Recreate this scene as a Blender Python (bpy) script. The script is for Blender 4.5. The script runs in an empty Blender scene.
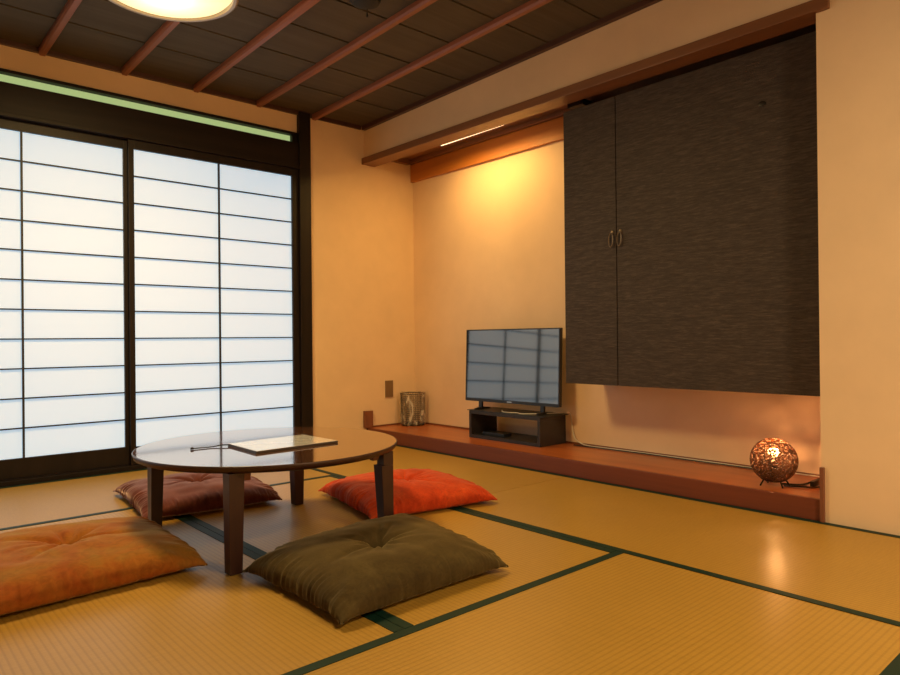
import bpy, bmesh, math, random
from mathutils import Vector, Matrix, noise
SC = bpy.context.scene
COL = SC.collection
PI = math.pi
# ------------------------------------------------------------------ camera, light, exposure
F = Vector((0.66603068, 0.74591973, 0.00262517)); R = Vector((0.74590444, -0.66598306, -0.00965053)); U = Vector((0.0054502, -0.00838568, 0.99994999))
cd = bpy.data.cameras.new('camera'); cam = bpy.data.objects.new('camera', cd); COL.objects.link(cam)
cd.sensor_width = 36; cd.lens = 675.918 / 900 * 36; cd.clip_start = .02
cam.matrix_world = Matrix(((R.x, U.x, -F.x, 0), (R.y, U.y, -F.y, 0), (R.z, U.z, -F.z, .72), (0, 0, 0, 1)))
SC.camera = cam
SC.view_settings.view_transform = 'Standard'; SC.view_settings.look = 'None'; SC.view_settings.gamma = 1
SC.view_settings.use_curve_mapping = False; SC.view_settings.exposure = 0.0
w = bpy.data.worlds.new('world'); SC.world = w; w.use_nodes = True
w.node_tree.nodes['Background'].inputs[0].default_value = (.8, .9, 1, 1); w.node_tree.nodes['Background'].inputs[1].default_value = .6
PAPER_E = .64          # daylight glowing through the shoji paper
CEIL_W = 38.0          # round ceiling lamp
ALC_W = 8.8            # strip light behind the alcove beam
GLOBE_W = 8.0          # bulb in the rattan ball
BACK_W = 62.0          # second ceiling lamp of the room, behind the camera

def area(name, loc, rot, sx, sy, power, color, shape='RECTANGLE', parent=None):
    l = bpy.data.lights.new(name, 'AREA'); l.shape = shape; l.size = sx; l.size_y = sy; l.energy = power; l.color = color
    o = bpy.data.objects.new(name, l); o.location = loc; o.rotation_euler = rot; COL.objects.link(o)
    if parent: o.parent = parent
    return o
def point(name, loc, rad, power, color, parent=None):
    l = bpy.data.lights.new(name, 'POINT'); l.shadow_soft_size = rad; l.energy = power; l.color = color
    o = bpy.data.objects.new(name, l); o.location = loc; COL.objects.link(o)
    if parent: o.parent = parent
    return o

# ------------------------------------------------------------------ materials
def mat(name, color, rough=.6, metal=0, spec=.5, coat=0, coat_rough=.1, emit=None, estr=0, sheen=0, sheen_tint=None, ior=1.5):
    m = bpy.data.materials.new(name); m.use_nodes = True; b = m.node_tree.nodes['Principled BSDF']
    b.inputs['Base Color'].default_value = (*color, 1); b.inputs['Roughness'].default_value = rough; b.inputs['Metallic'].default_value = metal
    b.inputs['Specular IOR Level'].default_value = spec; b.inputs['Coat Weight'].default_value = coat; b.inputs['Coat Roughness'].default_value = coat_rough
    b.inputs['IOR'].default_value = ior
    b.inputs['Sheen Weight'].default_value = sheen
    if sheen_tint: b.inputs['Sheen Tint'].default_value = (*sheen_tint, 1)
    if sheen: b.inputs['Sheen Roughness'].default_value = .35
    if emit: b.inputs['Emission Color'].default_value = (*emit, 1); b.inputs['Emission Strength'].default_value = estr
    return m
def nodes(m): return m.node_tree.nodes, m.node_tree.links, m.node_tree.nodes['Principled BSDF']
def coords(m, scale, kind='Object'):
    N, L, b = nodes(m); t = N.new('ShaderNodeTexCoord'); mp = N.new('ShaderNodeMapping'); mp.inputs['Scale'].default_value = scale
    L.new(t.outputs[kind], mp.inputs[0]); return mp.outputs[0]
def ramp(m, fac, stops):
    N, L, b = nodes(m); r = N.new('ShaderNodeValToRGB'); e = r.color_ramp.elements
    while len(e) < len(stops): e.new(.5)
    for x, (p, c) in zip(e, stops): x.position = p; x.color = (*c, 1)
    L.new(fac, r.inputs[0]); return r.outputs[0]
def noise_tex(m, vec, scale, detail=4, rough=.5, dist=0):
    N, L, b = nodes(m); n = N.new('ShaderNodeTexNoise'); n.inputs['Scale'].default_value = scale; n.inputs['Detail'].default_value = detail
    n.inputs['Roughness'].default_value = rough; n.inputs['Distortion'].default_value = dist; L.new(vec, n.inputs['Vector']); return n.outputs['Fac']
def bump(m, h, strength, dist=.01):
    N, L, b = nodes(m); n = N.new('ShaderNodeBump'); n.inputs['Strength'].default_value = strength; n.inputs['Distance'].default_value = dist
    L.new(h, n.inputs['Height']); L.new(n.outputs[0], b.inputs['Normal'])
def setcol(m, c): N, L, b = nodes(m); L.new(c, b.inputs['Base Color'])

def wood(name, c1, c2, axis, rough=.45, coat=0, scale=14, spec=.5, coat_rough=.15, ior=1.5, bmp=.08):
    m = mat(name, c1, rough, coat=coat, spec=spec, coat_rough=coat_rough, ior=ior)
    s = [1, 1, 1]; s[axis] = .06
    v = coords(m, s); f = noise_tex(m, v, scale, 6, .65, .6)
    setcol(m, ramp(m, f, [(.3, c1), (.7, c2)]))
    if bmp: bump(m, f, bmp, .002)
    return m
def plaster(name, c, var=.06):
    m = mat(name, c, .95, spec=.15); v = coords(m, (1, 1, 1)); f = noise_tex(m, v, 2.2, 5, .6)
    setcol(m, ramp(m, f, [(.3, tuple(x * (1 - var) for x in c)), (.7, tuple(min(1, x * (1 + var)) for x in c))]))
    bump(m, noise_tex(m, v, 320, 3, .6), .12, .002); return m
def tatami(name, axis):
    m = mat(name, (.42, .28, .1), .55, spec=.25, coat=.42, coat_rough=.28)
    m.node_tree.nodes['Principled BSDF'].inputs['Coat IOR'].default_value = 1.7
    N, L, b = nodes(m)
    wv = N.new('ShaderNodeTexWave'); wv.bands_direction = 'X' if axis == 1 else 'Y'; wv.inputs['Scale'].default_value = 19.9
    v = coords(m, (1, 1, 1)); L.new(v, wv.inputs['Vector']); wv.inputs['Distortion'].default_value = .15; wv.inputs['Detail'].default_value = 1
    s = [1, 1, 1]; s[axis] = 22                       # rushes lie across the ribs
    rush = noise_tex(m, coords(m, tuple(s)), 26, 4, .7)
    big = noise_tex(m, v, 1.6, 3, .5)
    base = ramp(m, rush, [(.25, (.37, .205, .028)), (.5, (.44, .248, .036)), (.8, (.50, .29, .05))])
    mx = N.new('ShaderNodeMix'); mx.data_type = 'RGBA'; mx.blend_type = 'MULTIPLY'; mx.inputs[0].default_value = 1
    L.new(base, mx.inputs[6]); L.new(ramp(m, wv.outputs['Fac'], [(0, (.82, .79, .72)), (.4, (1, 1, 1)), (1, (1, 1, 1))]), mx.inputs[7])
    mx2 = N.new('ShaderNodeMix'); mx2.data_type = 'RGBA'; mx2.blend_type = 'MULTIPLY'; mx2.inputs[0].default_value = 1
    L.new(mx.outputs[2], mx2.inputs[6]); L.new(ramp(m, big, [(.3, (.9, .9, .88)), (.7, (1, 1, 1))]), mx2.inputs[7])
    setcol(m, mx2.outputs[2])
    add = N.new('ShaderNodeMath'); add.operation = 'ADD'; L.new(wv.outputs['Fac'], add.inputs[0]); L.new(rush, add.inputs[1])
    bump(m, add.outputs[0], .3, .0012)
    return m
def fabric(name, c1, c2, c3, sheen, tint, scale=9):
    m = mat(name, c1, .85, spec=.2, sheen=sheen, sheen_tint=tint); N, L, b = nodes(m); v = coords(m, (1, 1, 1), 'Object')
    f = noise_tex(m, v, scale, 5, .6, .8)
    f2 = noise_tex(m, v, scale * 5, 3, .6, 2.0)
    mx = N.new('ShaderNodeMix'); mx.data_type = 'RGBA'; mx.blend_type = 'MULTIPLY'; mx.inputs[0].default_value = 1
    L.new(ramp(m, f, [(.3, c1), (.52, c2), (.72, c3)]), mx.inputs[6]); L.new(ramp(m, f2, [(.35, (.78, .78, .78)), (.6, (1.0, 1.0, 1.0))]), mx.inputs[7]); setcol(m, mx.outputs[2])
    bump(m, noise_tex(m, v, 500, 2, .5), .15, .001); return m

M = {}
M['plaster'] = plaster('plaster', (.82, .60, .38))
M['plaster_alcove'] = plaster('plaster_alcove', (.85, .63, .44))
M['dark'] = wood('dark_stained_wood', (.010, .006, .0045), (.018, .011, .008), 2, .45, spec=.25)
M['dark_x'] = wood('dark_stained_wood_x', (.010, .006, .0045), (.018, .011, .008), 0, .5, spec=.2)
M['mould'] = wood('dark_moulding', (.06, .024, .015), (.09, .036, .022), 1, .45)
M['ceil'] = wood('ceiling_board', (.082, .066, .046), (.112, .090, .064), 0, .7, spec=.2)
M['batten'] = wood('batten_wood', (.25, .08, .045), (.36, .13, .07), 1, .45)
M['beam'] = wood('beam_wood', (.17, .07, .03), (.27, .115, .05), 1, .4)
M['board'] = wood('orange_board', (.46, .15, .022), (.60, .22, .035), 1, .45)
M['platform'] = wood('platform_wood', (.33, .078, .018), (.48, .130, .028), 1, .33, coat=.25, coat_rough=.25)
M['fascia'] = wood('fascia_wood', (.13, .030, .014), (.20, .050, .022), 1, .4)
M['post_red'] = wood('red_brown_wood', (.17, .06, .03), (.25, .09, .045), 2, .4)
M['table'] = wood('table_top_wood', (.075, .028, .014), (.115, .045, .022), 1, .09, coat=1, coat_rough=.06, spec=.9, ior=2.1, bmp=0)
M['table'].node_tree.nodes['Principled BSDF'].inputs['Coat IOR'].default_value = 2.1
M['table_leg'] = wood('table_leg_wood', (.028, .009, .006), (.048, .015, .009), 2, .42, coat=.2)
M['tatami_x'] = tatami('tatami_x', 0); M['tatami_y'] = tatami('tatami_y', 1)
M['heri'] = mat('green_black_cloth', (.003, .024, .017), .55, spec=.25)
M['paper'] = mat('shoji_paper', (.70, .68, .65), .9, spec=.1, emit=(.42, .76, 1.0), estr=PAPER_E)
M['transom'] = mat('transom_glass', (.3, .36, .2), .3, emit=(.42, .58, .24), estr=.75)
M['kumiko'] = mat('lattice_wood', (.018, .014, .012), .55)
M['closet'] = mat('closet_linen', (.05, .036, .026), .6, spec=.3)
_f = noise_tex(M['closet'], coords(M['closet'], (1, 1, 9)), 16, 7, .75, .3)
setcol(M['closet'], ramp(M['closet'], _f, [(.3, (.026, .018, .014)), (.5, (.052, .037, .029)), (.68, (.092, .066, .052))])); bump(M['closet'], _f, .5, .003)
M['black'] = mat('black_plastic', (.012, .012, .013), .35)
M['black_matte'] = mat('black_matte', (.01, .01, .01), .7)
M['screen'] = mat('tv_screen', (.008, .009, .012), .06, spec=.9, ior=1.75, coat=1, coat_rough=.05)
M['stand'] = wood('black_wood', (.018, .014, .013), (.032, .025, .023), 1, .4)
M['silver'] = mat('silver', (.5, .5, .5), .3, metal=.9)
M['iron'] = mat('blackened_iron', (.03, .025, .022), .4, metal=.7)
M['bronze'] = mat('old_bronze', (.22, .17, .12), .35, metal=.8)
M['white_pl'] = mat('white_plastic', (.65, .6, .52), .5)
M['brown_pl'] = mat('brown_plastic', (.22, .13, .06), .45)
M['paper_w'] = mat('laminated_white_cover', (.72, .72, .74), .15, coat=1, coat_rough=.05)
M['folder'] = mat('folder_edge', (.05, .03, .02), .45)
M['lampglass'] = mat('milk_glass', (.9, .85, .7), .4, emit=(1, .80, .42), estr=1.05)
M['lamprim'] = mat('lamp_rim', (.32, .25, .17), .35, coat=.5)
M['led'] = mat('strip_diffuser', (.9, .85, .7), .5, emit=(1, .78, .45), estr=2.2)
M['bulb'] = mat('bulb_glass', (1, .8, .5), .3, emit=(1, .62, .22), estr=9)
M['socket'] = mat('bulb_neck', (.9, .7, .45), .4, emit=(1, .55, .2), estr=1.6)
M['vine'] = mat('dark_vine', (.10, .042, .018), .6)
M['chips'] = mat('woven_husk', (.085, .045, .024), .75); 
_N, _L, _b = nodes(M['chips'])
_tr = _N.new('ShaderNodeBsdfTranslucent'); _tr.inputs[0].default_value = (.80, .36, .10, 1); _ms = _N.new('ShaderNodeMixShader'); _ms.inputs[0].default_value = .16
_L.new(_b.outputs[0], _ms.inputs[1]); _L.new(_tr.outputs[0], _ms.inputs[2]); _L.new(_ms.outputs[0], _N['Material Output'].inputs[0])
M['mesh'] = mat('dark_wire', (.06, .045, .035), .4, metal=.6)
M['bag'] = mat('clear_bag', (.8, .72, .6), .25, spec=.6)
_N, _L, _b = nodes(M['bag']); _t = _N.new('ShaderNodeBsdfTransparent'); _t.inputs[0].default_value = (.95, .93, .9, 1); _ms = _N.new('ShaderNodeMixShader')
_f = noise_tex(M['bag'], coords(M['bag'], (1, 1, .35)), 26, 3, .5, 1.2)
_r = ramp(M['bag'], _f, [(.4, (.06,) * 3), (.56, (.18,) * 3), (.66, (.65,) * 3)])
_L.new(_r, _ms.inputs[0]); _L.new(_t.outputs[0], _ms.inputs[1]); _L.new(_b.outputs[0], _ms.inputs[2]); _L.new(_ms.outputs[0], _N['Material Output'].inputs[0])
M['olive'] = fabric('olive_velvet', (.048, .030, .008), (.068, .045, .013), (.090, .063, .020), .35, (.8, .65, .3))
M['mustard'] = fabric('mustard_velvet', (.27, .052, .005), (.31, .108, .012), (.27, .145, .022), .4, (1, .8, .3), 5)  # red to olive mottling paints the velvet's sheen into the colour
M['orange'] = fabric('orange_velvet', (.42, .036, .006), (.55, .054, .010), (.62, .080, .015), .45, (1, .45, .25))
M['maroon'] = fabric('maroon_velvet', (.085, .019, .013), (.125, .030, .021), (.16, .044, .032), .9, (1, .72, .66))

# ------------------------------------------------------------------ mesh helpers
def box(bm, x0, x1, y0, y1, z0, z1, bev=0):
    v = [bm.verts.new((x, y, z)) for x in (x0, x1) for y in (y0, y1) for z in (z0, z1)]
    fs = [bm.faces.new([v[i] for i in q]) for q in ((0, 1, 3, 2), (4, 6, 7, 5), (0, 4, 5, 1), (2, 3, 7, 6), (0, 2, 6, 4), (1, 5, 7, 3))]
    if bev:
        es = list({e for f in fs for e in f.edges}); bmesh.ops.bevel(bm, geom=es, offset=bev, segments=2, affect='EDGES', profile=.7)
def hexa(bm, bot, top, bev=0):     # bot/top: 4 points each, counter-clockwise seen from above
    b = [bm.verts.new(p) for p in bot]; t = [bm.verts.new(p) for p in top]
    fs = [bm.faces.new(b[::-1]), bm.faces.new(t)] + [bm.faces.new((b[i], b[(i + 1) % 4], t[(i + 1) % 4], t[i])) for i in range(4)]
    if bev:
        es = list({e for f in fs for e in f.edges}); bmesh.ops.bevel(bm, geom=es, offset=bev, segments=2, affect='EDGES', profile=.7)
def lathe(bm, prof, c, seg=64):
    rings = []
    for r, z in prof:
        if r < 1e-6: rings.append([bm.verts.new((c[0], c[1], c[2] + z))])
        else: rings.append([bm.verts.new((c[0] + r * math.cos(2 * PI * k / seg), c[1] + r * math.sin(2 * PI * k / seg), c[2] + z)) for k in range(seg)])
    for a, b in zip(rings, rings[1:]):
        if len(a) == 1 and len(b) == 1: continue
        for k in range(seg):
            k2 = (k + 1) % seg
            if len(a) == 1: bm.faces.new((a[0], b[k2], b[k]))
            elif len(b) == 1: bm.faces.new((a[k], a[k2], b[0]))
            else: bm.faces.new((a[k], a[k2], b[k2], b[k]))
def tube(bm, pts, r, seg=8, closed=False):
    pts = [Vector(p) for p in pts]; n = len(pts); rings = []; up = None
    for i, p in enumerate(pts):
        a = pts[(i - 1) % n] if closed or i > 0 else p; b = pts[(i + 1) % n] if closed or i < n - 1 else p
        t = (b - a).normalized()
        if up is None:
            up = t.orthogonal().normalized()
        up = (up - t * up.dot(t)).normalized(); s = t.cross(up)
        rr = r[i] if isinstance(r, (list, tuple)) else r
        rings.append([bm.verts.new(p + (up * math.cos(2 * PI * k / seg) + s * math.sin(2 * PI * k / seg)) * rr) for k in range(seg)])
    m = n if closed else n - 1
    for i in range(m):
        a, b = rings[i], rings[(i + 1) % n]
        for k in range(seg): bm.faces.new((a[k], a[(k + 1) % seg], b[(k + 1) % seg], b[k]))
    if not closed: bm.faces.new(rings[0][::-1]); bm.faces.new(rings[-1])
def smooth_path(pts, n=8):
    pts = [Vector(p) for p in pts]; P = [pts[0]] + pts + [pts[-1]]; out = []
    for i in range(1, len(P) - 2):
        for k in range(n):
            t = k / n; a, b, c, d = P[i - 1], P[i], P[i + 1], P[i + 2]
            out.append(.5 * ((2 * b) + (c - a) * t + (2 * a - 5 * b + 4 * c - d) * t * t + (3 * b - a - 3 * c + d) * t ** 3))
    out.append(pts[-1]); return out
def obj(name, bm, m, parent=None, smooth=False, origin=None):
    """bm is in world space; the mesh is stored relative to its parent's base point"""
    o_ = Vector(parent_origin(parent)) if parent else Vector(origin or (0, 0, 0))
    bmesh.ops.recalc_face_normals(bm, faces=bm.faces)
    if o_.length: bmesh.ops.translate(bm, vec=-o_, verts=bm.verts)
    me = bpy.data.meshes.new(name); bm.to_mesh(me); bm.free(); me.materials.append(m)
    if smooth:
        for p in me.polygons: p.use_smooth = True
        if smooth != 'all': me.set_sharp_from_angle(angle=math.radians(40))
    o = bpy.data.objects.new(name, me); COL.objects.link(o)
    if parent: o.parent = parent
    else: o.location = o_
    return o
def parent_origin(p):
    v = Vector((0, 0, 0))
    while p: v += p.location; p = p.parent
    return v
def tag(o, label, cat, group=None, kind=None):
    o['label'] = label; o['category'] = cat
    if group: o['group'] = group
    if kind: o['kind'] = kind
    return o
def thing(name, loc, label, cat, group=None):
    o = bpy.data.objects.new(name, None); o.empty_display_size = .05; o.location = loc; COL.objects.link(o); return tag(o, label, cat, group)
def struct(name, bm, m, parent=None, smooth=False, label=None, cat=None):
    o = obj(name, bm, m, parent, smooth)
    if not parent:
        o['kind'] = 'structure'
        if label: o['label'] = label; o['category'] = cat
    return o
def B(*a, bev=0): bm = bmesh.new(); box(bm, *a, bev=bev); return bm
def boxes(lst, bev=0):
    bm = bmesh.new()
    for a in lst: box(bm, *a, bev=bev)
    return bm

# ------------------------------------------------------------------ room shell
XL, XR, YB, YF = -2.0, 2.812, -1.8, 4.07
def zc(y): return 2.262 + .014 * (YF - y)      # the old boarded ceiling rises slightly away from the shoji
struct('floor', B(XL, 3.40, YB, 4.16, -.12, -.055), M['dark_x'], label='dark wooden sub floor under the tatami mats', cat='floor')
# wall holding the shoji (far left) and the plain stretch beside it
struct('wall_far', boxes([(XL, 2.272, YF + .005, YF + .09, 2.118, 2.42), (2.357, 3.40, YF, YF + .09, -.055, 2.42)]), M['plaster'], label='ochre plaster wall beside and above the paper screens', cat='wall')
struct('wall_right', boxes([(XR, 3.40, YB, 1.0, -.055, 2.42), (XR, 2.858, 1.0, YF, 2.038, 2.42), (XR, 2.858, 1.0, 1.6, 2.022, 2.038), (XR, 2.858, 1.6, 2.6, 2.028, 2.038)]), M['plaster'], label='ochre plaster wall right of the alcove and above its beam', cat='wall')
struct('wall_alcove', B(3.267, 3.40, 1.0, YF, -.055, 2.42), M['plaster_alcove'], label='plaster back wall of the alcove behind the television', cat='wall')
struct('wall_left', B(XL - .1, XL, YB, 4.16, -.055, 2.42), M['plaster'], label='plaster wall outside the picture to the left', cat='wall')
struct('wall_back', B(XL - .1, 3.40, YB - .1, YB, -.055, 2.42), M['plaster'], label='plaster wall behind the camera', cat='wall')
# ceiling: overlapping boards, each row a step thinner than the seam, joined in one structure
bm = bmesh.new(); y = YF; e = 3.65
ys = [YF] + [3.65 - .3335 * k for k in range(17) if 3.65 - .3335 * k > YB] + [YB]
for a, b in zip(ys, ys[1:]):
    g = .0035
    hexa(bm, [(XL, b + g, zc(b) + .0), (XR, b + g, zc(b) + .0), (XR, a - g, zc(a) + .004), (XL, a - g, zc(a) + .004)],
         [(XL, b + g, zc(b) + .03), (XR, b + g, zc(b) + .03), (XR, a - g, zc(a) + .03), (XL, a - g, zc(a) + .03)])
struct('ceiling', bm, M['ceil'], label='dark brown boarded ceiling', cat='ceiling')
struct('ceiling_backing', B(XL, 3.40, YB, YF + .09, 2.42, 2.46), M['black_matte'], label='dark roof space above the boarded ceiling', cat='ceiling')
n_trim = [0]
def trim(bm, m, label, smooth=False):
    n_trim[0] += 1; return struct('trim_%d' % n_trim[0], bm, m, smooth=smooth, label=label, cat='trim')
ordn = {-6: '', }
k = 0
for i in range(-6, 5):
    xb = .776 + .4055 * i
    if xb < XL + .1: continue
    w2 = .019
    bm = bmesh.new(); c = .007
    za, zb = zc(YB) + .002, zc(YF) + .002
    def sec(y, z): return [(xb - w2, y, z), (xb - w2, y, z - .022), (xb - w2 + c, y, z - .034), (xb + w2 - c, y, z - .034), (xb + w2, y, z - .022), (xb + w2, y, z)]
    A = [bm.verts.new(p) for p in sec(YB, za)]; Bv = [bm.verts.new(p) for p in sec(YF - .006, zb)]
    for q in range(6): bm.faces.new((A[q], A[(q + 1) % 6], Bv[(q + 1) % 6], Bv[q]))
    bm.faces.new(A); bm.faces.new(Bv[::-1])
    lab = {-0: 'reddish ceiling batten nearest the left edge of the photo', 1: 'reddish ceiling batten running up to the round ceiling lamp', 2: 'reddish ceiling batten just right of the round ceiling lamp',
           3: 'reddish ceiling batten ending left of the dark corner post', 4: 'reddish ceiling batten ending just right of the dark corner post'}.get(i, 'reddish ceiling batten outside the picture')
    trim(bm, M['batten'], lab)
def slope_bar(x0, x1, y0, y1, dz0, dz1):
    bm = bmesh.new(); hexa(bm, [(x0, y0, zc(y0) - dz0), (x1, y0, zc(y0) - dz0), (x1, y1, zc(y1) - dz0), (x0, y1, zc(y1) - dz0)], [(x0, y0, zc(y0) + dz1), (x1, y0, zc(y0) + dz1), (x1, y1, zc(y1) + dz1), (x0, y1, zc(y1) + dz1)], .003); return bm
trim(slope_bar(XR - .03, XR - .0005, YB, YF - .02, .026, .02), M['mould'], 'dark reddish ceiling moulding along the top of the right wall')
trim(B(XL, XR - .031, YF - .016, YF + .0045, 2.240, 2.285, bev=.003), M['mould'], 'thin dark reddish ceiling moulding above the paper screens')
# header beam of the alcove
_b = bmesh.new(); hexa(_b, [(2.790, .950, 1.970), (2.905, .950, 1.970), (2.905, YF - .0005, 1.992), (2.790, YF - .0005, 1.992)], [(2.790, .950, 2.0175), (2.905, .950, 2.0175), (2.905, YF - .0005, 2.0375), (2.790, YF - .0005, 2.0375)], .004)
trim(_b, M['beam'], 'brown wooden beam over the alcove opening')
trim(B(2.86, 2.872, 1.001, YF - .001, 2.0385, 2.10), M['beam'], 'brown board behind the alcove beam')
struct('ceiling_alcove', boxes([(2.873, 3.266, 1.001 + j * .0, YF - .001, 2.092, 2.11) for j in range(1)]), M['beam'], label='wooden ceiling inside the alcove', cat='ceiling')
bm = B(3.240, 3.2665, 2.345, YF - .002, 1.928, 2.062, bev=.003)
trim(bm, M['board'], 'orange brown board along the top of the alcove wall')
trim(B(3.2155, 3.2665, 2.345, YF - .002, 2.064, 2.0915, bev=.003), M['beam'], 'narrow brown rail above the orange board in the alcove')
trim(B(2.926, 3.214, YF - .03, YF - .0005, 2.055, 2.0915, bev=.003), M['beam'], 'brown rail across the left end of the alcove ceiling')
# raised platform of the alcove
trim(B(XR + .0205, 3.266, 1.001, YF - .001, .0, .084), M['platform'], 'low orange brown wooden platform filling the alcove floor')
trim(B(XR, XR + .020, 1.001, YF - .001, .0, .0842, bev=.003), M['fascia'], 'dark reddish front board of the low alcove platform')
trim(B(3.256, 3.2665, 1.002, YF - .002, .0845, .095), M['post_red'], 'thin brown strip where alcove wall meets platform')
trim(B(2.85, 3.255, YF - .0105, YF - .0005, .0845, .094), M['post_red'], 'thin brown strip at the left end of the platform')
trim(B(2.784, 2.852, YF - .03, YF - .0005, .085, .207, bev=.003), M['post_red'], 'short brown wooden block at the left end of the platform')
trim(B(2.796, 2.832, .986, 1.0005, .001, .212, bev=.003), M['post_red'], 'short brown wooden block at the right end of the platform')
# dark posts and rails framing the shoji
trim(B(2.272, 2.357, YF - .03, YF + .09, -.05, 2.258, bev=.003), M['dark'], 'dark corner post right of the paper screens')
trim(boxes([(XL, 2.2715, YF - .012, YF + .09, 2.100, 2.117)], .002), M['dark_x'], 'thin black rail above the green window strip')
trim(boxes([(XL, 2.2715, YF - .018, YF + .09, 1.895, 2.048), (XL, 2.2715, YF - .03, YF + .09, 1.872, 1.894)], .003), M['dark_x'], 'wide black lintel above the paper screens')
trim(boxes([(XL, 2.2715, YF - .035, YF + .09, -.05, .024)], .003), M['dark_x'], 'black wooden sill below the paper screens')
trim(B(2.235, 2.2715, YF + .0, YF + .05, 2.0485, 2.0995), M['dark'], 'short dark end piece of the window strip')
wo = struct('window_1', B(XL, 2.2345, YF + .03, YF + .036, 2.049, 2.0995), M['transom'], label='narrow strip window with pale green daylight above the screens', cat='window')
# shoji doors (four leaves, right and left ones on two tracks)
def shoji(n, x0, x1, y0, ox0, ox1, label):
    yf, yb = y0, y0 + .0275
    root = bpy.data.objects.new('door_%d' % n, None); root.location = (x0, y0, .024); COL.objects.link(root); tag(root, label, 'sliding door', kind='structure')
    obj('frame', boxes([(x0, ox0, yf, yb, .025, 1.871), (ox1, x1, yf, yb, .025, 1.871), (ox0, ox1, yf, yb, .025, .126), (ox0, ox1, yf, yb, 1.822, 1.871)], .002), M['dark'], root)
    obj('paper', B(ox0 - .004, ox1 + .004, yf + .018, yf + .0195, .122, 1.826), M['paper'], root)
    l = []
    for k in range(1, 11):
        z = .126 + .1542 * k; l.append((ox0, ox1, yf + .006, yf + .0175, z - .0035, z + .0035))
    xm = (ox0 + ox1) / 2; l.append((xm - .0045, xm + .0045, yf + .004, yf + .0172, .126, 1.822))
    obj('lattice', boxes(l), M['kumiko'], root)
shoji(1, 1.197, 2.271, YF - .010, 1.226, 2.226, 'paper sliding screen directly left of the dark corner post')
shoji(2, .15, 1.224, YF + .019, .19, 1.178, 'paper sliding screen cut by the left edge of the photo')
shoji(3, -.90, .176, YF - .010, -.86, .148, 'paper sliding screen outside the picture, next to the visible pair')
shoji(4, -1.99, -.874, YF + .019, -1.95, -.915, 'paper sliding screen outside the picture, at the far left')

# ------------------------------------------------------------------ tatami mats
H = .031
def mat_thing(x0, x1, y0, y1, axis, label):
    e = .0012
    root = thing('tatami_mat', ((x0 + x1) / 2, (y0 + y1) / 2, -.055), label, 'tatami mat', 'tatami mats covering the floor')
    b = boxes([(x0 + e, x1 - e, y0 + e, y1 - e, -.0545, -.0012)])
    obj('woven_surface', b, M['tatami_x' if axis == 0 else 'tatami_y'], root)
    if axis == 0: hs = [(x0 + e, x1 - e, y0 + e, y0 + H, -.0011, .0006), (x0 + e, x1 - e, y1 - H, y1 - e, -.0011, .0006)]
    else: hs = [(x0 + e, x0 + H, y0 + e, y1 - e, -.0011, .0006), (x1 - H, x1 - e, y0 + e, y1 - e, -.0011, .0006)]
    for h in hs:
        q = obj('cloth_border', B(*h), M['heri'], root); q['label'] = 'dark green cloth border'
X0, X1 = 1.032, 1.937
mat_thing(.137, X1, .438, 1.337, 0, 'tatami mat lying in the front right foreground below the olive cushion')
mat_thing(X0, X1, 1.337, 3.102, 1, 'tatami mat under the olive and orange cushions, right half of table')
mat_thing(.137, X0, 1.337, 3.102, 1, 'tatami mat under the mustard cushion at front left')
mat_thing(.137, X1, 3.102, 4.03, 0, 'pale daylit tatami mat along the foot of the paper screens')
mat_thing(X1, XR, 2.23, 4.06, 1, 'tatami mat beside the left half of the wooden platform')
mat_thing(X1, XR, .40, 2.23, 1, 'tatami mat beside the right half of the platform, towards the ball lamp')
mat_thing(.137, X1, -.46, .438, 0, 'tatami mat whose green border shows in the lower right corner')
mat_thing(X1, XR, -1.43, .40, 1, 'tatami mat outside the picture at the right')
mat_thing(-.76, .137, 1.337, 3.102, 1, 'tatami mat outside the picture left of the mustard cushion')
mat_thing(-1.70, .137, 3.102, 4.03, 0, 'tatami mat along the screens mostly left of the picture')
mat_thing(-1.70, .137, .438, 1.337, 0, 'tatami mat outside the picture at the lower left')

# ------------------------------------------------------------------ wall-hung closet in the alcove
XC = 2.94
r = thing('wall_closet', (3.1, 1.68, .476), 'dark brown wall-hung closet with linen-faced doors filling the right of the alcove', 'closet')
obj('body', boxes([(XC + .024, 3.2655, 1.002, 2.338, .476, 1.955)], .002), M['closet'], r)
d = obj('door', boxes([(XC, XC + .0235, 2.010, 2.342, .474, 1.957)], .002), M['closet'], r); d['label'] = 'narrow left door'
hnd = []
def ring_handle(y, par):
    bm = bmesh.new(); lathe(bm, [(0, 0), (.011, 0), (.011, .002), (.006, .005), (0, .005)], (0, 0, 0), 20)
    bmesh.ops.rotate(bm, cent=(0, 0, 0), matrix=Matrix.Rotation(-PI / 2, 3, 'Y'), verts=bm.verts); bmesh.ops.translate(bm, vec=(XC - .0002, y, 1.262), verts=bm.verts)
    pts = [(XC - .008 - .006 * math.sin(t * PI), y + .012 * math.sin(2 * PI * t), 1.222 + .036 * math.cos(2 * PI * t)) for t in [i / 24 for i in range(24)]]
    tube(bm, pts, .003, 8, closed=True); 
    o = obj('handle', bm, M['bronze'], par, True); o['label'] = 'small bronze drop handle'
ring_handle(2.034, d)
d = obj('door', boxes([(XC, XC + .0235, 1.003, 2.005, .474, 1.957)], .002), M['closet'], r); d['label'] = 'wide right door'
ring_handle(1.984, d)
bm = bmesh.new(); lathe(bm, [(0, 0), (.012, 0), (.012, .001), (0, .004)], (0, 0, 0), 20); bmesh.ops.scale(bm, vec=(1, 1.5, 1), verts=bm.verts)
bmesh.ops.rotate(bm, cent=(0, 0, 0), matrix=Matrix.Rotation(-PI / 2, 3, 'Y'), verts=bm.verts); bmesh.ops.translate(bm, vec=(XC - .0002, 1.265, 1.718), verts=bm.verts)
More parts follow.
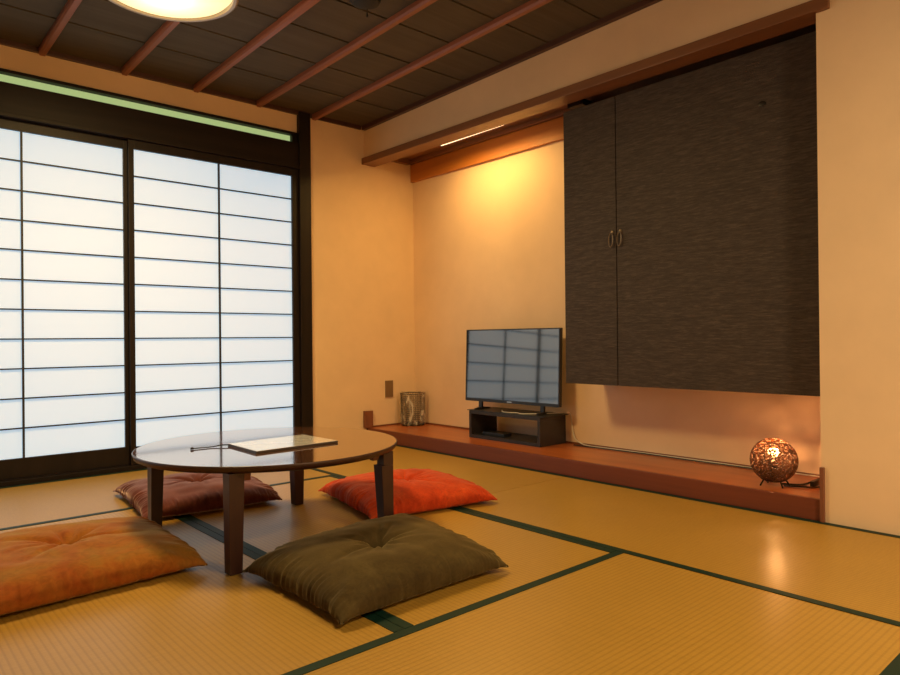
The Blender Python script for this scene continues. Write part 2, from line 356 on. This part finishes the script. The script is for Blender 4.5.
o = obj('button', bm, M['iron'], d, True); o['label'] = 'dull metal button'
obj('top_rail', B(3.05, 3.235, 2.300, 2.40, 2.02, 2.055, bev=.003), M['dark'], r)

# ------------------------------------------------------------------ lamps
# round ceiling lamp
cx, cy, zt = .944, 2.727, zc(2.727)
r = thing('ceiling_lamp', (cx, cy, zt), 'round milk-glass ceiling lamp glowing warm at the top left', 'ceiling lamp')
bm = bmesh.new(); lathe(bm, [(0, -.058), (.08, -.0565), (.16, -.050), (.22, -.038), (.245, -.026), (.258, -.012)], (cx, cy, 2.140), 96); lathe(bm, [(.258, -.012), (.256, .01)], (cx, cy, 2.140), 96)
obj('diffuser', bm, M['lampglass'], r, 'all')
bm = bmesh.new(); lathe(bm, [(.2585, -.018), (.270, -.020), (.280, -.014), (.284, .002), (.276, .018), (.262, .022), (.2585, .010), (.2585, -.018)], (cx, cy, 2.128), 96)
obj('rim', bm, M['lamprim'], r, 'all')
bm = bmesh.new(); lathe(bm, [(.15, -.100), (.17, -.082), (.17, -.04), (.15, -.002)], (cx, cy, zt), 48)
obj('base', bm, M['lamprim'], r, True)
area('ceiling_lamp_light', (cx, cy, 2.08), (0, 0, 0), .5, .5, CEIL_W, (1, .67, .25), 'DISK')
point('ceiling_lamp_side_glow', (cx, cy, 2.03), .07, 4.5, (1, .68, .30))
area('ceiling_lamp_glow', (cx, cy, 2.165), (PI, 0, 0), .5, .5, 3.0, (1, .50, .2), 'DISK')
# small black fitting
ex, ey = 1.752, 2.512; ez = zc(ey)
r = thing('ceiling_fitting', (ex, ey, ez), 'small round black ceiling fitting with a short pull cord', 'ceiling fitting')
bm = bmesh.new(); lathe(bm, [(.066, 0), (.070, -.018), (.070, -.034), (.062, -.046), (.03, -.054), (0, -.056)], (ex, ey, ez + .0), 40); obj('cover', bm, M['black_matte'], r, True)
bm = bmesh.new(); tube(bm, [(ex + .030, ey + .030, ez - .045), (ex + .030, ey + .030, ez - .075)], .0022, 8); lathe(bm, [(0, -.072), (.0045, -.074), (.005, -.088), (0, -.090)], (ex + .030, ey + .030, ez), 12); obj('pull_cord', bm, M['black_matte'], r, True)
# second room lamp behind the camera (outside the picture)
r = thing('ceiling_lamp', (1.5, -.8, zc(-.8)), 'round ceiling lamp behind the camera, outside the picture', 'ceiling lamp')
bm = bmesh.new(); lathe(bm, [(0, -.12), (.16, -.11), (.24, -.08), (.26, -.05), (.26, -.002)], (1.5, -.8, zc(-.8)), 64); obj('diffuser', bm, M['lampglass'], r, 'all')
area('back_lamp_light', (1.5, -.8, 2.19), (0, 0, 0), .5, .5, BACK_W, (1, .77, .44), 'DISK')
point('back_lamp_side_glow', (1.5, -.8, 2.0), .08, 12.0, (1, .82, .60))
# strip light behind the beam
r = thing('strip_light', (2.978, 3.115, 2.0915), 'slim strip light glowing behind the alcove beam', 'light')
obj('housing', B(2.950, 3.005, 2.82, 3.41, 2.034, 2.0912, bev=.003), M['white_pl'], r)
bm = bmesh.new(); tube(bm, [(2.975, 2.83, 2.0235), (2.975, 3.40, 2.0235)], .010, 16); obj('tube', bm, M['led'], r, True)
area('strip_light_lamp', (2.975, 3.12, 2.008), (0, 0, 0), .03, .62, ALC_W, (1, .60, .17))

# rattan ball lamp
bx, by, bz, br = 2.944, 1.234, .192, .0935
r = thing('ball_lamp', (bx, by, .0848), 'glowing woven ball lamp on small feet at the right end of the platform', 'table lamp')
random.seed(5)
bm = bmesh.new()
dirs = []
Nc = 1150
for i in range(Nc):
    zz = 1 - 2 * (i + .5) / Nc; a = i * 2.399963; s = math.sqrt(1 - zz * zz); n = Vector((s * math.cos(a), s * math.sin(a), zz))
    n = (n + Vector([random.uniform(-.035, .035) for _ in range(3)])).normalized()
    vd = (Vector((0, 0, .72)) - Vector((bx, by, bz))).normalized(); pc = Vector((0, 0, .036)) + vd * .08
    if (n * br - pc).length < .024 and n.z * br > .057: continue
    if random.random() < .04: continue
    t = n.orthogonal().normalized(); t = Matrix.Rotation(random.uniform(0, 6.28), 3, n) @ t; b_ = n.cross(t)
    c = Vector((bx, by, bz)) + n * (br - .003 + random.uniform(-.002, .002)); a1 = random.uniform(.0042, .0070); a2 = random.uniform(.0038, .0060)
    vs = []
    for k in range(6):
        an = 2 * PI * k / 6 + random.uniform(-.2, .2); vs.append((t * a1 * math.cos(an) + b_ * a2 * math.sin(an)))
    lo = [bm.verts.new(c + v) for v in vs]; hi = [bm.verts.new(c + v * .85 + n * .002) for v in vs]
    bm.faces.new(hi); bm.faces.new(lo[::-1])
    for k in range(6): bm.faces.new((lo[k], lo[(k + 1) % 6], hi[(k + 1) % 6], hi[k]))
obj('husk_shell', bm, M['chips'], r)
bm = bmesh.new()
for i in range(34):
    n = Vector([random.gauss(0, 1) for _ in range(3)]).normalized(); t = n.orthogonal().normalized(); b_ = n.cross(t); off = random.uniform(-.6, .6)
    rr = br * math.sqrt(1 - off * off)
    tube(bm, [Vector((bx, by, bz)) + n * off * br + (t * math.cos(2 * PI * k / 36) + b_ * math.sin(2 * PI * k / 36)) * rr for k in range(36)], .0012, 5, closed=True)
obj('vine_frame', bm, M['vine'], r, 'all')
bm = bmesh.new()
for an in (2.5, 4.1, 5.3, .6):
    p = Vector((bx + .045 * math.cos(an), by + .045 * math.sin(an), bz - .080)); q = Vector((bx + .062 * math.cos(an), by + .062 * math.sin(an), .0855))
    tube(bm, [p, p.lerp(q, .6), q], .0035, 8)
tube(bm, [(bx + .05 * math.cos(a), by + .05 * math.sin(a), bz - .079) for a in [k * PI / 12 for k in range(24)]], .003, 6, closed=True)
obj('wire_feet', bm, M['iron'], r, 'all')
bm = bmesh.new(); lathe(bm, [(0, .050), (.014, .048), (.023, .041), (.026, .034), (.023, .026), (.013, .018)], (bx, by, bz), 24); obj('bulb', bm, M['bulb'], r, 'all')
bm = bmesh.new(); lathe(bm, [(.0125, .0178), (.0125, -.004), (0, -.005)], (bx, by, bz), 20); o = obj('bulb_neck', bm, M['socket'], r, True)
bm = bmesh.new(); lathe(bm, [(0, -.0055), (.032, -.006), (.034, -.012), (.016, -.018), (.015, -.084), (0, -.086)], (bx, by, bz), 24); obj('socket', bm, M['black'], r, True)  # wide collar added to keep the bulb's light off the lower shell
point('ball_lamp_light', (bx, by, bz + .062), .012, GLOBE_W, (1, .47, .17))
bm = bmesh.new(); tube(bm, smooth_path([(bx + .02, by - .02, 0.092), (3.03, 1.15, 0.088), (3.10, 1.11, 0.107), (3.16, 1.07, 0.102), (3.21, 1.03, 0.088)]), .0042, 8)
tube(bm, smooth_path([(bx + .0, by - .04, 0.089), (3.00, 1.10, 0.089), (3.09, 1.05, 0.089), (3.16, 1.02, 0.089)]), .003, 8)
box(bm, 3.02, 3.09, 1.102, 1.118, 0.086, 0.108, bev=.003)
tag(obj('power_cord', bm, M['black'], None, True, origin=(3.1, 1.1, .0848)), 'black cord with inline switch between ball lamp and right block', 'cord')

# ------------------------------------------------------------------ round low table
tx, ty, tr, th = 1.188, 2.348, .474, .336
r = thing('low_table', (tx, ty, 0), 'round dark brown low table on four tapered legs among the cushions', 'table')
bm = bmesh.new(); lathe(bm, [(0, th), (tr - .0046, th), (tr - .0046, th - .018), (0, th - .018)], (tx, ty, 0), 160)
obj('tabletop', bm, M['table'], r, True)
bm = bmesh.new(); lathe(bm, [(tr - .0045, th), (tr - .001, th - .0005), (tr, th - .003), (tr - .002, th - .013), (tr - .008, th - .020), (tr - .018, th - .024), (tr - .05, th - .0245), (tr - .05, th - .0182), (tr - .0045, th - .0182), (tr - .0045, th)], (tx, ty, 0), 160)
obj('table_edge', bm, M['table_leg'], r, 'all')
bm = bmesh.new()
lx0, lx1, ly0, ly1 = .893, 1.480, 2.020, 2.700
zt0 = th - .0245
for xx in (lx0 + .075, lx1 - .075): obj('apron_bar', B(xx - .014, xx + .014, ly0 + .06, ly1 - .06, zt0 - .030, zt0 - .0003, bev=.003), M['table_leg'], r)
for (x_, y_) in ((lx0, ly0), (lx0, ly1 + .04), (lx1, ly0), (lx1, ly1 - .02)):
    sx = 1 if x_ < tx else -1; sy = 1 if y_ < ty else -1
    ox, oy = x_ - sx * .020, y_ - sy * .020            # outer corner stays plumb, inner faces taper
    tx_, ty_ = x_ + sx * .008, y_ + sy * .008
    def sq(wd):
        xa, xb_ = sorted((ox, ox + sx * wd)); ya, yb_ = sorted((oy, oy + sy * wd)); return [(xa, ya), (xb_, ya), (xb_, yb_), (xa, yb_)]
    bm = bmesh.new()
    if x_ > tx:      # these legs are notched below the top
        hexa(bm, [(*p, .0007) for p in sq(.040)], [(*p, zt0 - .0505) for p in sq(.052)], .002)
        hexa(bm, [(*p, zt0 - .0505) for p in sq(.043)], [(*p, zt0 - .0005) for p in sq(.043)], .002)
    else: hexa(bm, [(*p, .0007) for p in sq(.041)], [(*p, zt0 - .0005) for p in sq(.050)], .002)
    lg = obj('leg', bm, M['table_leg'], r)
    bm = bmesh.new(); hx = tx_ + sx * .03
    hexa(bm, [(min(hx, hx + sx * .02), ty_ - .012, zt0 - .03), (max(hx, hx + sx * .02), ty_ - .012, zt0 - .03), (max(hx, hx + sx * .02), ty_ + .012, zt0 - .03), (min(hx, hx + sx * .02), ty_ + .012, zt0 - .03)],
         [(hx - .018, ty_ - .012, zt0 - .001), (hx + .018, ty_ - .012, zt0 - .001), (hx + .018, ty_ + .012, zt0 - .001), (hx - .018, ty_ + .012, zt0 - .001)], .002)
    hb = obj('hinge_block', bm, M['post_red'], r)

# folder on the table
zt_ = th + .0004
q = [(1.041, 2.395), (1.038, 2.158), (1.372, 2.172), (1.362, 2.412)]
r = thing('folder', (1.2, 2.28, th), 'white laminated menu folder lying on the round table', 'folder')
def flat(bm, q, z0, z1, s=1.0, bev=0):
    c = (sum(p[0] for p in q) / 4, sum(p[1] for p in q) / 4); p = [(c[0] + (a - c[0]) * s, c[1] + (b - c[1]) * s) for a, b in q]
    hexa(bm, [(a, b, z0) for a, b in p], [(a, b, z1) for a, b in p], bev)
bm = bmesh.new(); flat(bm, q, zt_, zt_ + .0075, 1, .001); obj('cover', bm, M['folder'], r)
bm = bmesh.new(); flat(bm, q, zt_ + .0076, zt_ + .0088, .985); obj('page', bm, M['paper_w'], r)
bm = bmesh.new(); tube(bm, smooth_path([(1.045, 2.375, zt_ + .006), (1.02, 2.395, zt_ + .006), (.985, 2.40, zt_ + .003), (.95, 2.405, zt_ + .003), (.918, 2.408, zt_ + .003)]), .0022, 8)
lathe(bm, [(0, .0), (.006, .001), (.006, .007), (0, .009)], (.915, 2.408, zt_), 12)
tag(obj('cord', bm, M['black'], None, True, origin=(.96, 2.40, zt_)), 'thin black cord with a small dark end beside the white folder', 'cord')

# ------------------------------------------------------------------ floor cushions
def cushion(label, mt, P, thick, seed, tuft, cat_extra=None, rimz=.032, dome=1.0):
    """P: corners a b c d in order (front-left, front-right, back-right, back-left)"""
    a, b, c, d = [Vector((*p, 0)) for p in P]; cen = (a + b + c + d) / 4
    root = thing('floor_cushion', (cen.x, cen.y, 0.001), label, 'cushion', 'square velvet floor cushions around the table')
    N = 120; rnd = random.Random(seed); so = Vector((rnd.uniform(-50, 50), rnd.uniform(-50, 50), rnd.uniform(-50, 50)))
    folds = [(2 * PI * (q_ + rnd.uniform(-.35, .35)) / 11, rnd.uniform(.4, 1.25), rnd.uniform(.6, 1.3)) for q_ in range(11)]
    def pos(u, v, s):
        # edges bow inward a little, corners stay pointed
        bow = .055
        uu = u * (1 - bow * (1 - v * v) * abs(u) ** 3); vv = v * (1 - bow * (1 - u * u) * abs(v) ** 3)
        U_, V_ = (uu + 1) / 2, (vv + 1) / 2
        p = a.lerp(b, U_).lerp(d.lerp(c, U_), V_)
        e = min(1 - abs(u), 1 - abs(v)); E = (1 - abs(u) ** 2.4) * (1 - abs(v) ** 2.4)
        h = max(E, 0) ** .36
        rr = math.hypot(u, v); ang = math.atan2(v, u); dc0 = math.hypot(1 - abs(u), 1 - abs(v))
        # gathered seam: short pleats that fade inward
        per = (u if abs(v) > abs(u) else v); side = (0 if abs(v) > abs(u) else 7) + (3 if (v if abs(v) > abs(u) else u) > 0 else 0)
        pn = .6 * noise.noise(Vector((per * 9 + side * 5, side, seed * 3.1))) + .9 * noise.noise(Vector((per * 24 + side * 5, side, seed)))
        pleat = pn * .0085 * math.exp(-((e - .07) / .10) ** 2) * min(1, dc0 / .5)
        p3 = Vector((p.x * 6, p.y * 6, 0)) + so
        lump = noise.noise(p3) * .010 + noise.noise(p3 * 2.7) * .0035
        # corner creases
        dc = math.hypot(1 - abs(u), 1 - abs(v)); cr = math.sin(ang * 26 + seed) * .0028 * math.exp(-((dc - .28) / .16) ** 2)
        dim = -.020 * math.exp(-(rr / .06) ** 2) - .014 * math.exp(-(rr / .22) ** 2)
        rad = 0
        for fa, fl, fw in folds:
            da = (ang - fa + PI) % (2 * PI) - PI
            rad -= .017 * fw * math.exp(-((da + .5 * rr * (fw - 1)) * rr / (.022 + .04 * rr)) ** 2) * math.exp(-((rr - .04) / (.36 * fl)) ** 2) * (1 if abs(da) < 1.2 else 0)
        f = min(1, e / .05)
        if s > 0: z = rimz + (thick - rimz) * h * dome + (lump * h + (pleat + cr) * f + (dim + rad))
        else: z = rimz - (rimz - .0012) * min(1, h * 1.5)
        if s > 0 and e < .001: z = rimz
        if s < 0 and e < .001: z = rimz
        # corners droop towards the mat
        cdz = math.exp(-(dc / .16) ** 2); z -= (rimz - .016) * cdz * (1 if s > 0 else .4)
        out = pn * .010 * math.exp(-(e / .10) ** 2) * (1 - cdz)
        dirn = (p - cen); dirn.z = 0
        if dirn.length > 1e-4: p = p + dirn.normalized() * out
        return Vector((p.x, p.y, max(z, .0012)))
    bm = bmesh.new(); G = {}
    for s in (1, -1):
        for i in range(N + 1):
            for j in range(N + 1):
                edge = i in (0, N) or j in (0, N)
                if s < 0 and edge: G[s, i, j] = G[1, i, j]; continue
                f = lambda k: math.sin((2 * k / N - 1) * PI / 2 * .999) * .55 + (2 * k / N - 1) * .45
                u_ = max(-1, min(1, f(i) / f(N))); v_ = max(-1, min(1, f(j) / f(N)))
                G[s, i, j] = bm.verts.new(pos(u_, v_, s))
    for s in (1, -1):
        for i in range(N):
            for j in range(N):
                q = (G[s, i, j], G[s, i + 1, j], G[s, i + 1, j + 1], G[s, i, j + 1]); bm.faces.new(q if s > 0 else q[::-1])
    obj('cover', bm, mt, root, 'all')
    zc_ = pos(0, 0, 1).z
    bm = bmesh.new(); cc = (a + b + c + d) / 4
    for k in range(4):
        an = k * PI / 4 + .3; dx, dy = .017 * math.cos(an), .017 * math.sin(an)
        tube(bm, [(cc.x - dx, cc.y - dy, zc_ + .004), (cc.x, cc.y, zc_ + .009), (cc.x + dx, cc.y + dy, zc_ + .004)], [.0016, .003, .0016], 6)
    obj('center_tuft', bm, tuft, root, True)
cushion('olive green velvet floor cushion in the front, right of table leg', M['olive'], [(.905, 1.440), (1.512, 1.445), (1.600, 2.080), (.888, 1.995)][0:0] or [(.908, 1.432), (1.520, 1.440), (1.615, 2.085), (.895, 1.965)], .108, 1, M['olive'])
cushion('mustard yellow velvet floor cushion at the lower left edge', M['mustard'], [(.185, 2.06), (.845, 2.10), (.862, 2.725), (.20, 2.80)], .105, 2, M['mustard'])
cushion('bright orange velvet floor cushion behind the right table leg', M['orange'], [(1.525, 2.18), (2.115, 2.065), (2.225, 2.675), (1.640, 2.775)], .105, 3, M['orange'])
cushion('dark maroon velvet floor cushion behind the left table legs', M['maroon'], [(.868, 2.800), (1.435, 2.728), (1.53, 3.36), (.935, 3.45)], .098, 4, M['maroon'])

# ------------------------------------------------------------------ television and its stand
SX0, SX1, SY0, SY1, SZ0, SZ1 = 3.012, 3.250, 2.594, 3.195, .0848, .262
r = thing('tv_stand', ((SX0 + SX1) / 2, (SY0 + SY1) / 2, SZ0), 'low black open shelf standing on the platform under the television', 'tv stand')
obj('top_panel', B(SX0, SX1, SY0, SY1, SZ1 - .024, SZ1 - .0042, bev=.0015), M['stand'], r)
obj('top_mat', B(SX0 + .004, SX1, SY0 - .022, SY1 + .022, SZ1 - .004, SZ1, bev=.001), M['black'], r)
obj('bottom_panel', B(SX0, SX1, SY0 + .0205, SY1 - .0205, SZ0, SZ0 + .02, bev=.001), M['stand'], r)
for a_, b_ in ((SY0, SY0 + .02), (SY1 - .02, SY1)): obj('side_panel', B(SX0, SX1, a_, b_, SZ0, SZ1 - .0245, bev=.001), M['stand'], r)
tag(obj('media_box', B(3.06, 3.13, 2.93, 3.12, SZ0 + .0202, SZ0 + .038, bev=.003), M['black'], origin=(3.09, 3.02, SZ0 + .0202)), 'slim black box lying on the lower shelf of the stand', 'media box')
A_ = Vector((3.085, 3.306, 0)); B_ = Vector((3.119, 2.538, 0)); t_ = (B_ - A_).normalized(); nrm = Vector((t_.y, -t_.x, 0))    # faces the room
if nrm.x > 0: nrm = -nrm
W_ = (B_ - A_).length; Z0_, Z1_ = .3125, .782
r = thing('television', ((A_ + B_) / 2) + Vector((0, 0, SZ1)), 'black flat-screen television reflecting the paper screens, on the black stand', 'television')
def tvbox(bm, u0, u1, d0, d1, z0, z1, bev=0):      # u along the width, d depth behind the glass
    p = [A_ + t_ * u + (-nrm) * d for u, d in ((u0, d0), (u1, d0), (u1, d1), (u0, d1))]
    k = -nrm * .036                                   # the set leans back by two degrees
    hexa(bm, [(v.x + k.x * (z0 - Z0_), v.y + k.y * (z0 - Z0_), z0) for v in p], [(v.x + k.x * (z1 - Z0_), v.y + k.y * (z1 - Z0_), z1) for v in p], bev)
bm = bmesh.new(); tvbox(bm, 0, W_, .0032, .028, Z0_, Z1_, .003); tvbox(bm, .12, W_ - .12, .0281, .055, Z0_ + .03, Z0_ + .27, .008); obj('housing', bm, M['black'], r)
bm = bmesh.new(); bz_ = .007
tvbox(bm, 0, W_, 0, .003, Z1_ - bz_, Z1_); tvbox(bm, 0, W_, 0, .003, Z0_, Z0_ + .019); tvbox(bm, 0, bz_, 0, .003, Z0_ + .019, Z1_ - bz_); tvbox(bm, W_ - bz_, W_, 0, .003, Z0_ + .019, Z1_ - bz_); obj('bezel', bm, M['black'], r)
bm = bmesh.new(); tvbox(bm, bz_, W_ - bz_, .0012, .003, Z0_ + .019, Z1_ - bz_); obj('screen', bm, M['screen'], r)
bm = bmesh.new(); tvbox(bm, W_ / 2 - .019, W_ / 2 + .019, -.0006, .0, Z0_ + .006, Z0_ + .012); o = obj('badge', bm, M['silver'], r); o['label'] = 'tiny silver badge'
for u in (.13, W_ - .13):
    bm = bmesh.new(); tvbox(bm, u - .014, u + .014, .006, .022, SZ1 + .008, Z0_ + .004, .002)
    for s in (-1, 1):
        c0 = A_ + t_ * u - nrm * .014; c1 = c0 + nrm * (.06 * s if s > 0 else -.085)
        c1 = c1 + t_ * (.0)
        w3 = t_ * .012; w4 = t_ * .007
        lo = [(c0 - w3), (c0 + w3), (c1 + w4), (c1 - w4)]
        if s < 0: lo = [(c0 + w3), (c0 - w3), (c1 - w4), (c1 + w4)]
        c1z = SZ1 + .0006
        hexa(bm, [(lo[0].x, lo[0].y, SZ1 + .0006), (lo[1].x, lo[1].y, SZ1 + .0006), (lo[2].x, lo[2].y, c1z), (lo[3].x, lo[3].y, c1z)],
             [(lo[0].x, lo[0].y, SZ1 + .016), (lo[1].x, lo[1].y, SZ1 + .016), (lo[2].x, lo[2].y, c1z + .005), (lo[3].x, lo[3].y, c1z + .005)])
    obj('foot', bm, M['black'], r)
PZ = .0845
bm = bmesh.new(); tube(bm, smooth_path([(3.236, 2.60, .2665), (3.258, 2.565, .264), (3.258, 2.55, .18), (3.245, 2.52, .12), (3.230, 2.46, PZ + .012), (3.236, 2.40, PZ + .004)]), .003, 8)
tube(bm, smooth_path([(3.236, 2.40, PZ + .004), (3.246, 2.2, PZ + .004), (3.249, 1.9, PZ + .004), (3.246, 1.62, PZ + .004), (3.249, 1.10, PZ + .004)]), .003, 8)
tube(bm, smooth_path([(3.12, 3.00, .266), (3.05, 2.93, .2655), (3.04, 2.86, .2655), (3.06, 2.82, .2655), (3.04, 2.76, .2655), (3.10, 2.70, .2655), (3.236, 2.60, .2665)]), .0028, 8)
tag(obj('white_cable', bm, M['white_pl'], None, True, origin=(3.2, 2.4, .2)), 'pale cable lying under the television and down along the wall foot', 'cable')
bm = bmesh.new(); tube(bm, smooth_path([(3.205, 2.50, PZ + .004), (3.220, 2.2, PZ + .004), (3.230, 2.0, PZ + .004), (3.222, 1.75, PZ + .004), (3.228, 1.5, PZ + .004), (3.20, 1.38, PZ + .004), (3.05, 1.32, PZ + .004), (2.97, 1.27, PZ + .004)]), .0032, 8)
tag(obj('black_cable', bm, M['black'], None, True, origin=(3.2, 1.9, PZ)), 'thin black cable running along the platform back to the ball lamp', 'cable')

# ------------------------------------------------------------------ waste bin in the alcove corner
wx, wy, wz = 3.150, 3.952, .0848
r = thing('waste_bin', (wx, wy, wz), 'small dark wire waste bin with a clear liner in the alcove corner', 'waste bin')
bm = bmesh.new(); RB, RT, HB = .083, .090, .235
for k in range(40):
    a_ = 2 * PI * k / 40
    tube(bm, [(wx + RB * math.cos(a_), wy + RB * math.sin(a_), wz + .003), (wx + RT * math.cos(a_), wy + RT * math.sin(a_), wz + HB)], .0013, 5)
for k in range(0, 16):
    f_ = k / 16; rr = RB + (RT - RB) * f_
    tube(bm, [(wx + rr * math.cos(a), wy + rr * math.sin(a), wz + .003 + (HB - .003) * f_) for a in [j * PI / 20 for j in range(40)]], .0012, 5, closed=True)
lathe(bm, [(0, .002), (RB, .002), (RB, .005), (0, .005)], (wx, wy, wz), 40)
obj('wire_basket', bm, M['mesh'], r)
bm = bmesh.new()
tube(bm, [(wx + (RT + .001) * math.cos(a), wy + (RT + .001) * math.sin(a), wz + HB + .0) for a in [j * PI / 20 for j in range(40)]], .0032, 6, closed=True); obj('rim', bm, M['iron'], r, 'all')
bm = bmesh.new(); rings = []
for zi in range(15):
    f_ = zi / 14; z = wz + .012 + (HB - .002) * f_; ring = []
    for k in range(56):
        a_ = 2 * PI * k / 56; w_ = noise.noise(Vector((math.cos(a_) * 3, math.sin(a_) * 3, f_ * 2.5))) * .008
        rr = RT + .004 + abs(w_) + .002 * math.sin(a_ * 9 + f_ * 3)
        ring.append(bm.verts.new((wx + rr * math.cos(a_), wy + rr * math.sin(a_), z + (w_ * 3 if zi == 0 else 0))))
    rings.append(ring)
for p_, q_ in zip(rings, rings[1:]):
    for k in range(56): bm.faces.new((p_[k], p_[(k + 1) % 56], q_[(k + 1) % 56], q_[k]))
obj('plastic_liner', bm, M['bag'], r, 'all')

# wall socket
r = thing('wall_socket', (3.017, YF, .355), 'small brown socket plate on the ochre wall above the platform block', 'socket')
obj('plate', B(2.983, 3.051, YF - .0085, YF - .0005, .293, .417, bev=.002), M['brown_pl'], r)
obj('insert', B(3.002, 3.032, YF - .0105, YF - .0086, .32, .39, bev=.001), M['brown_pl'], r)
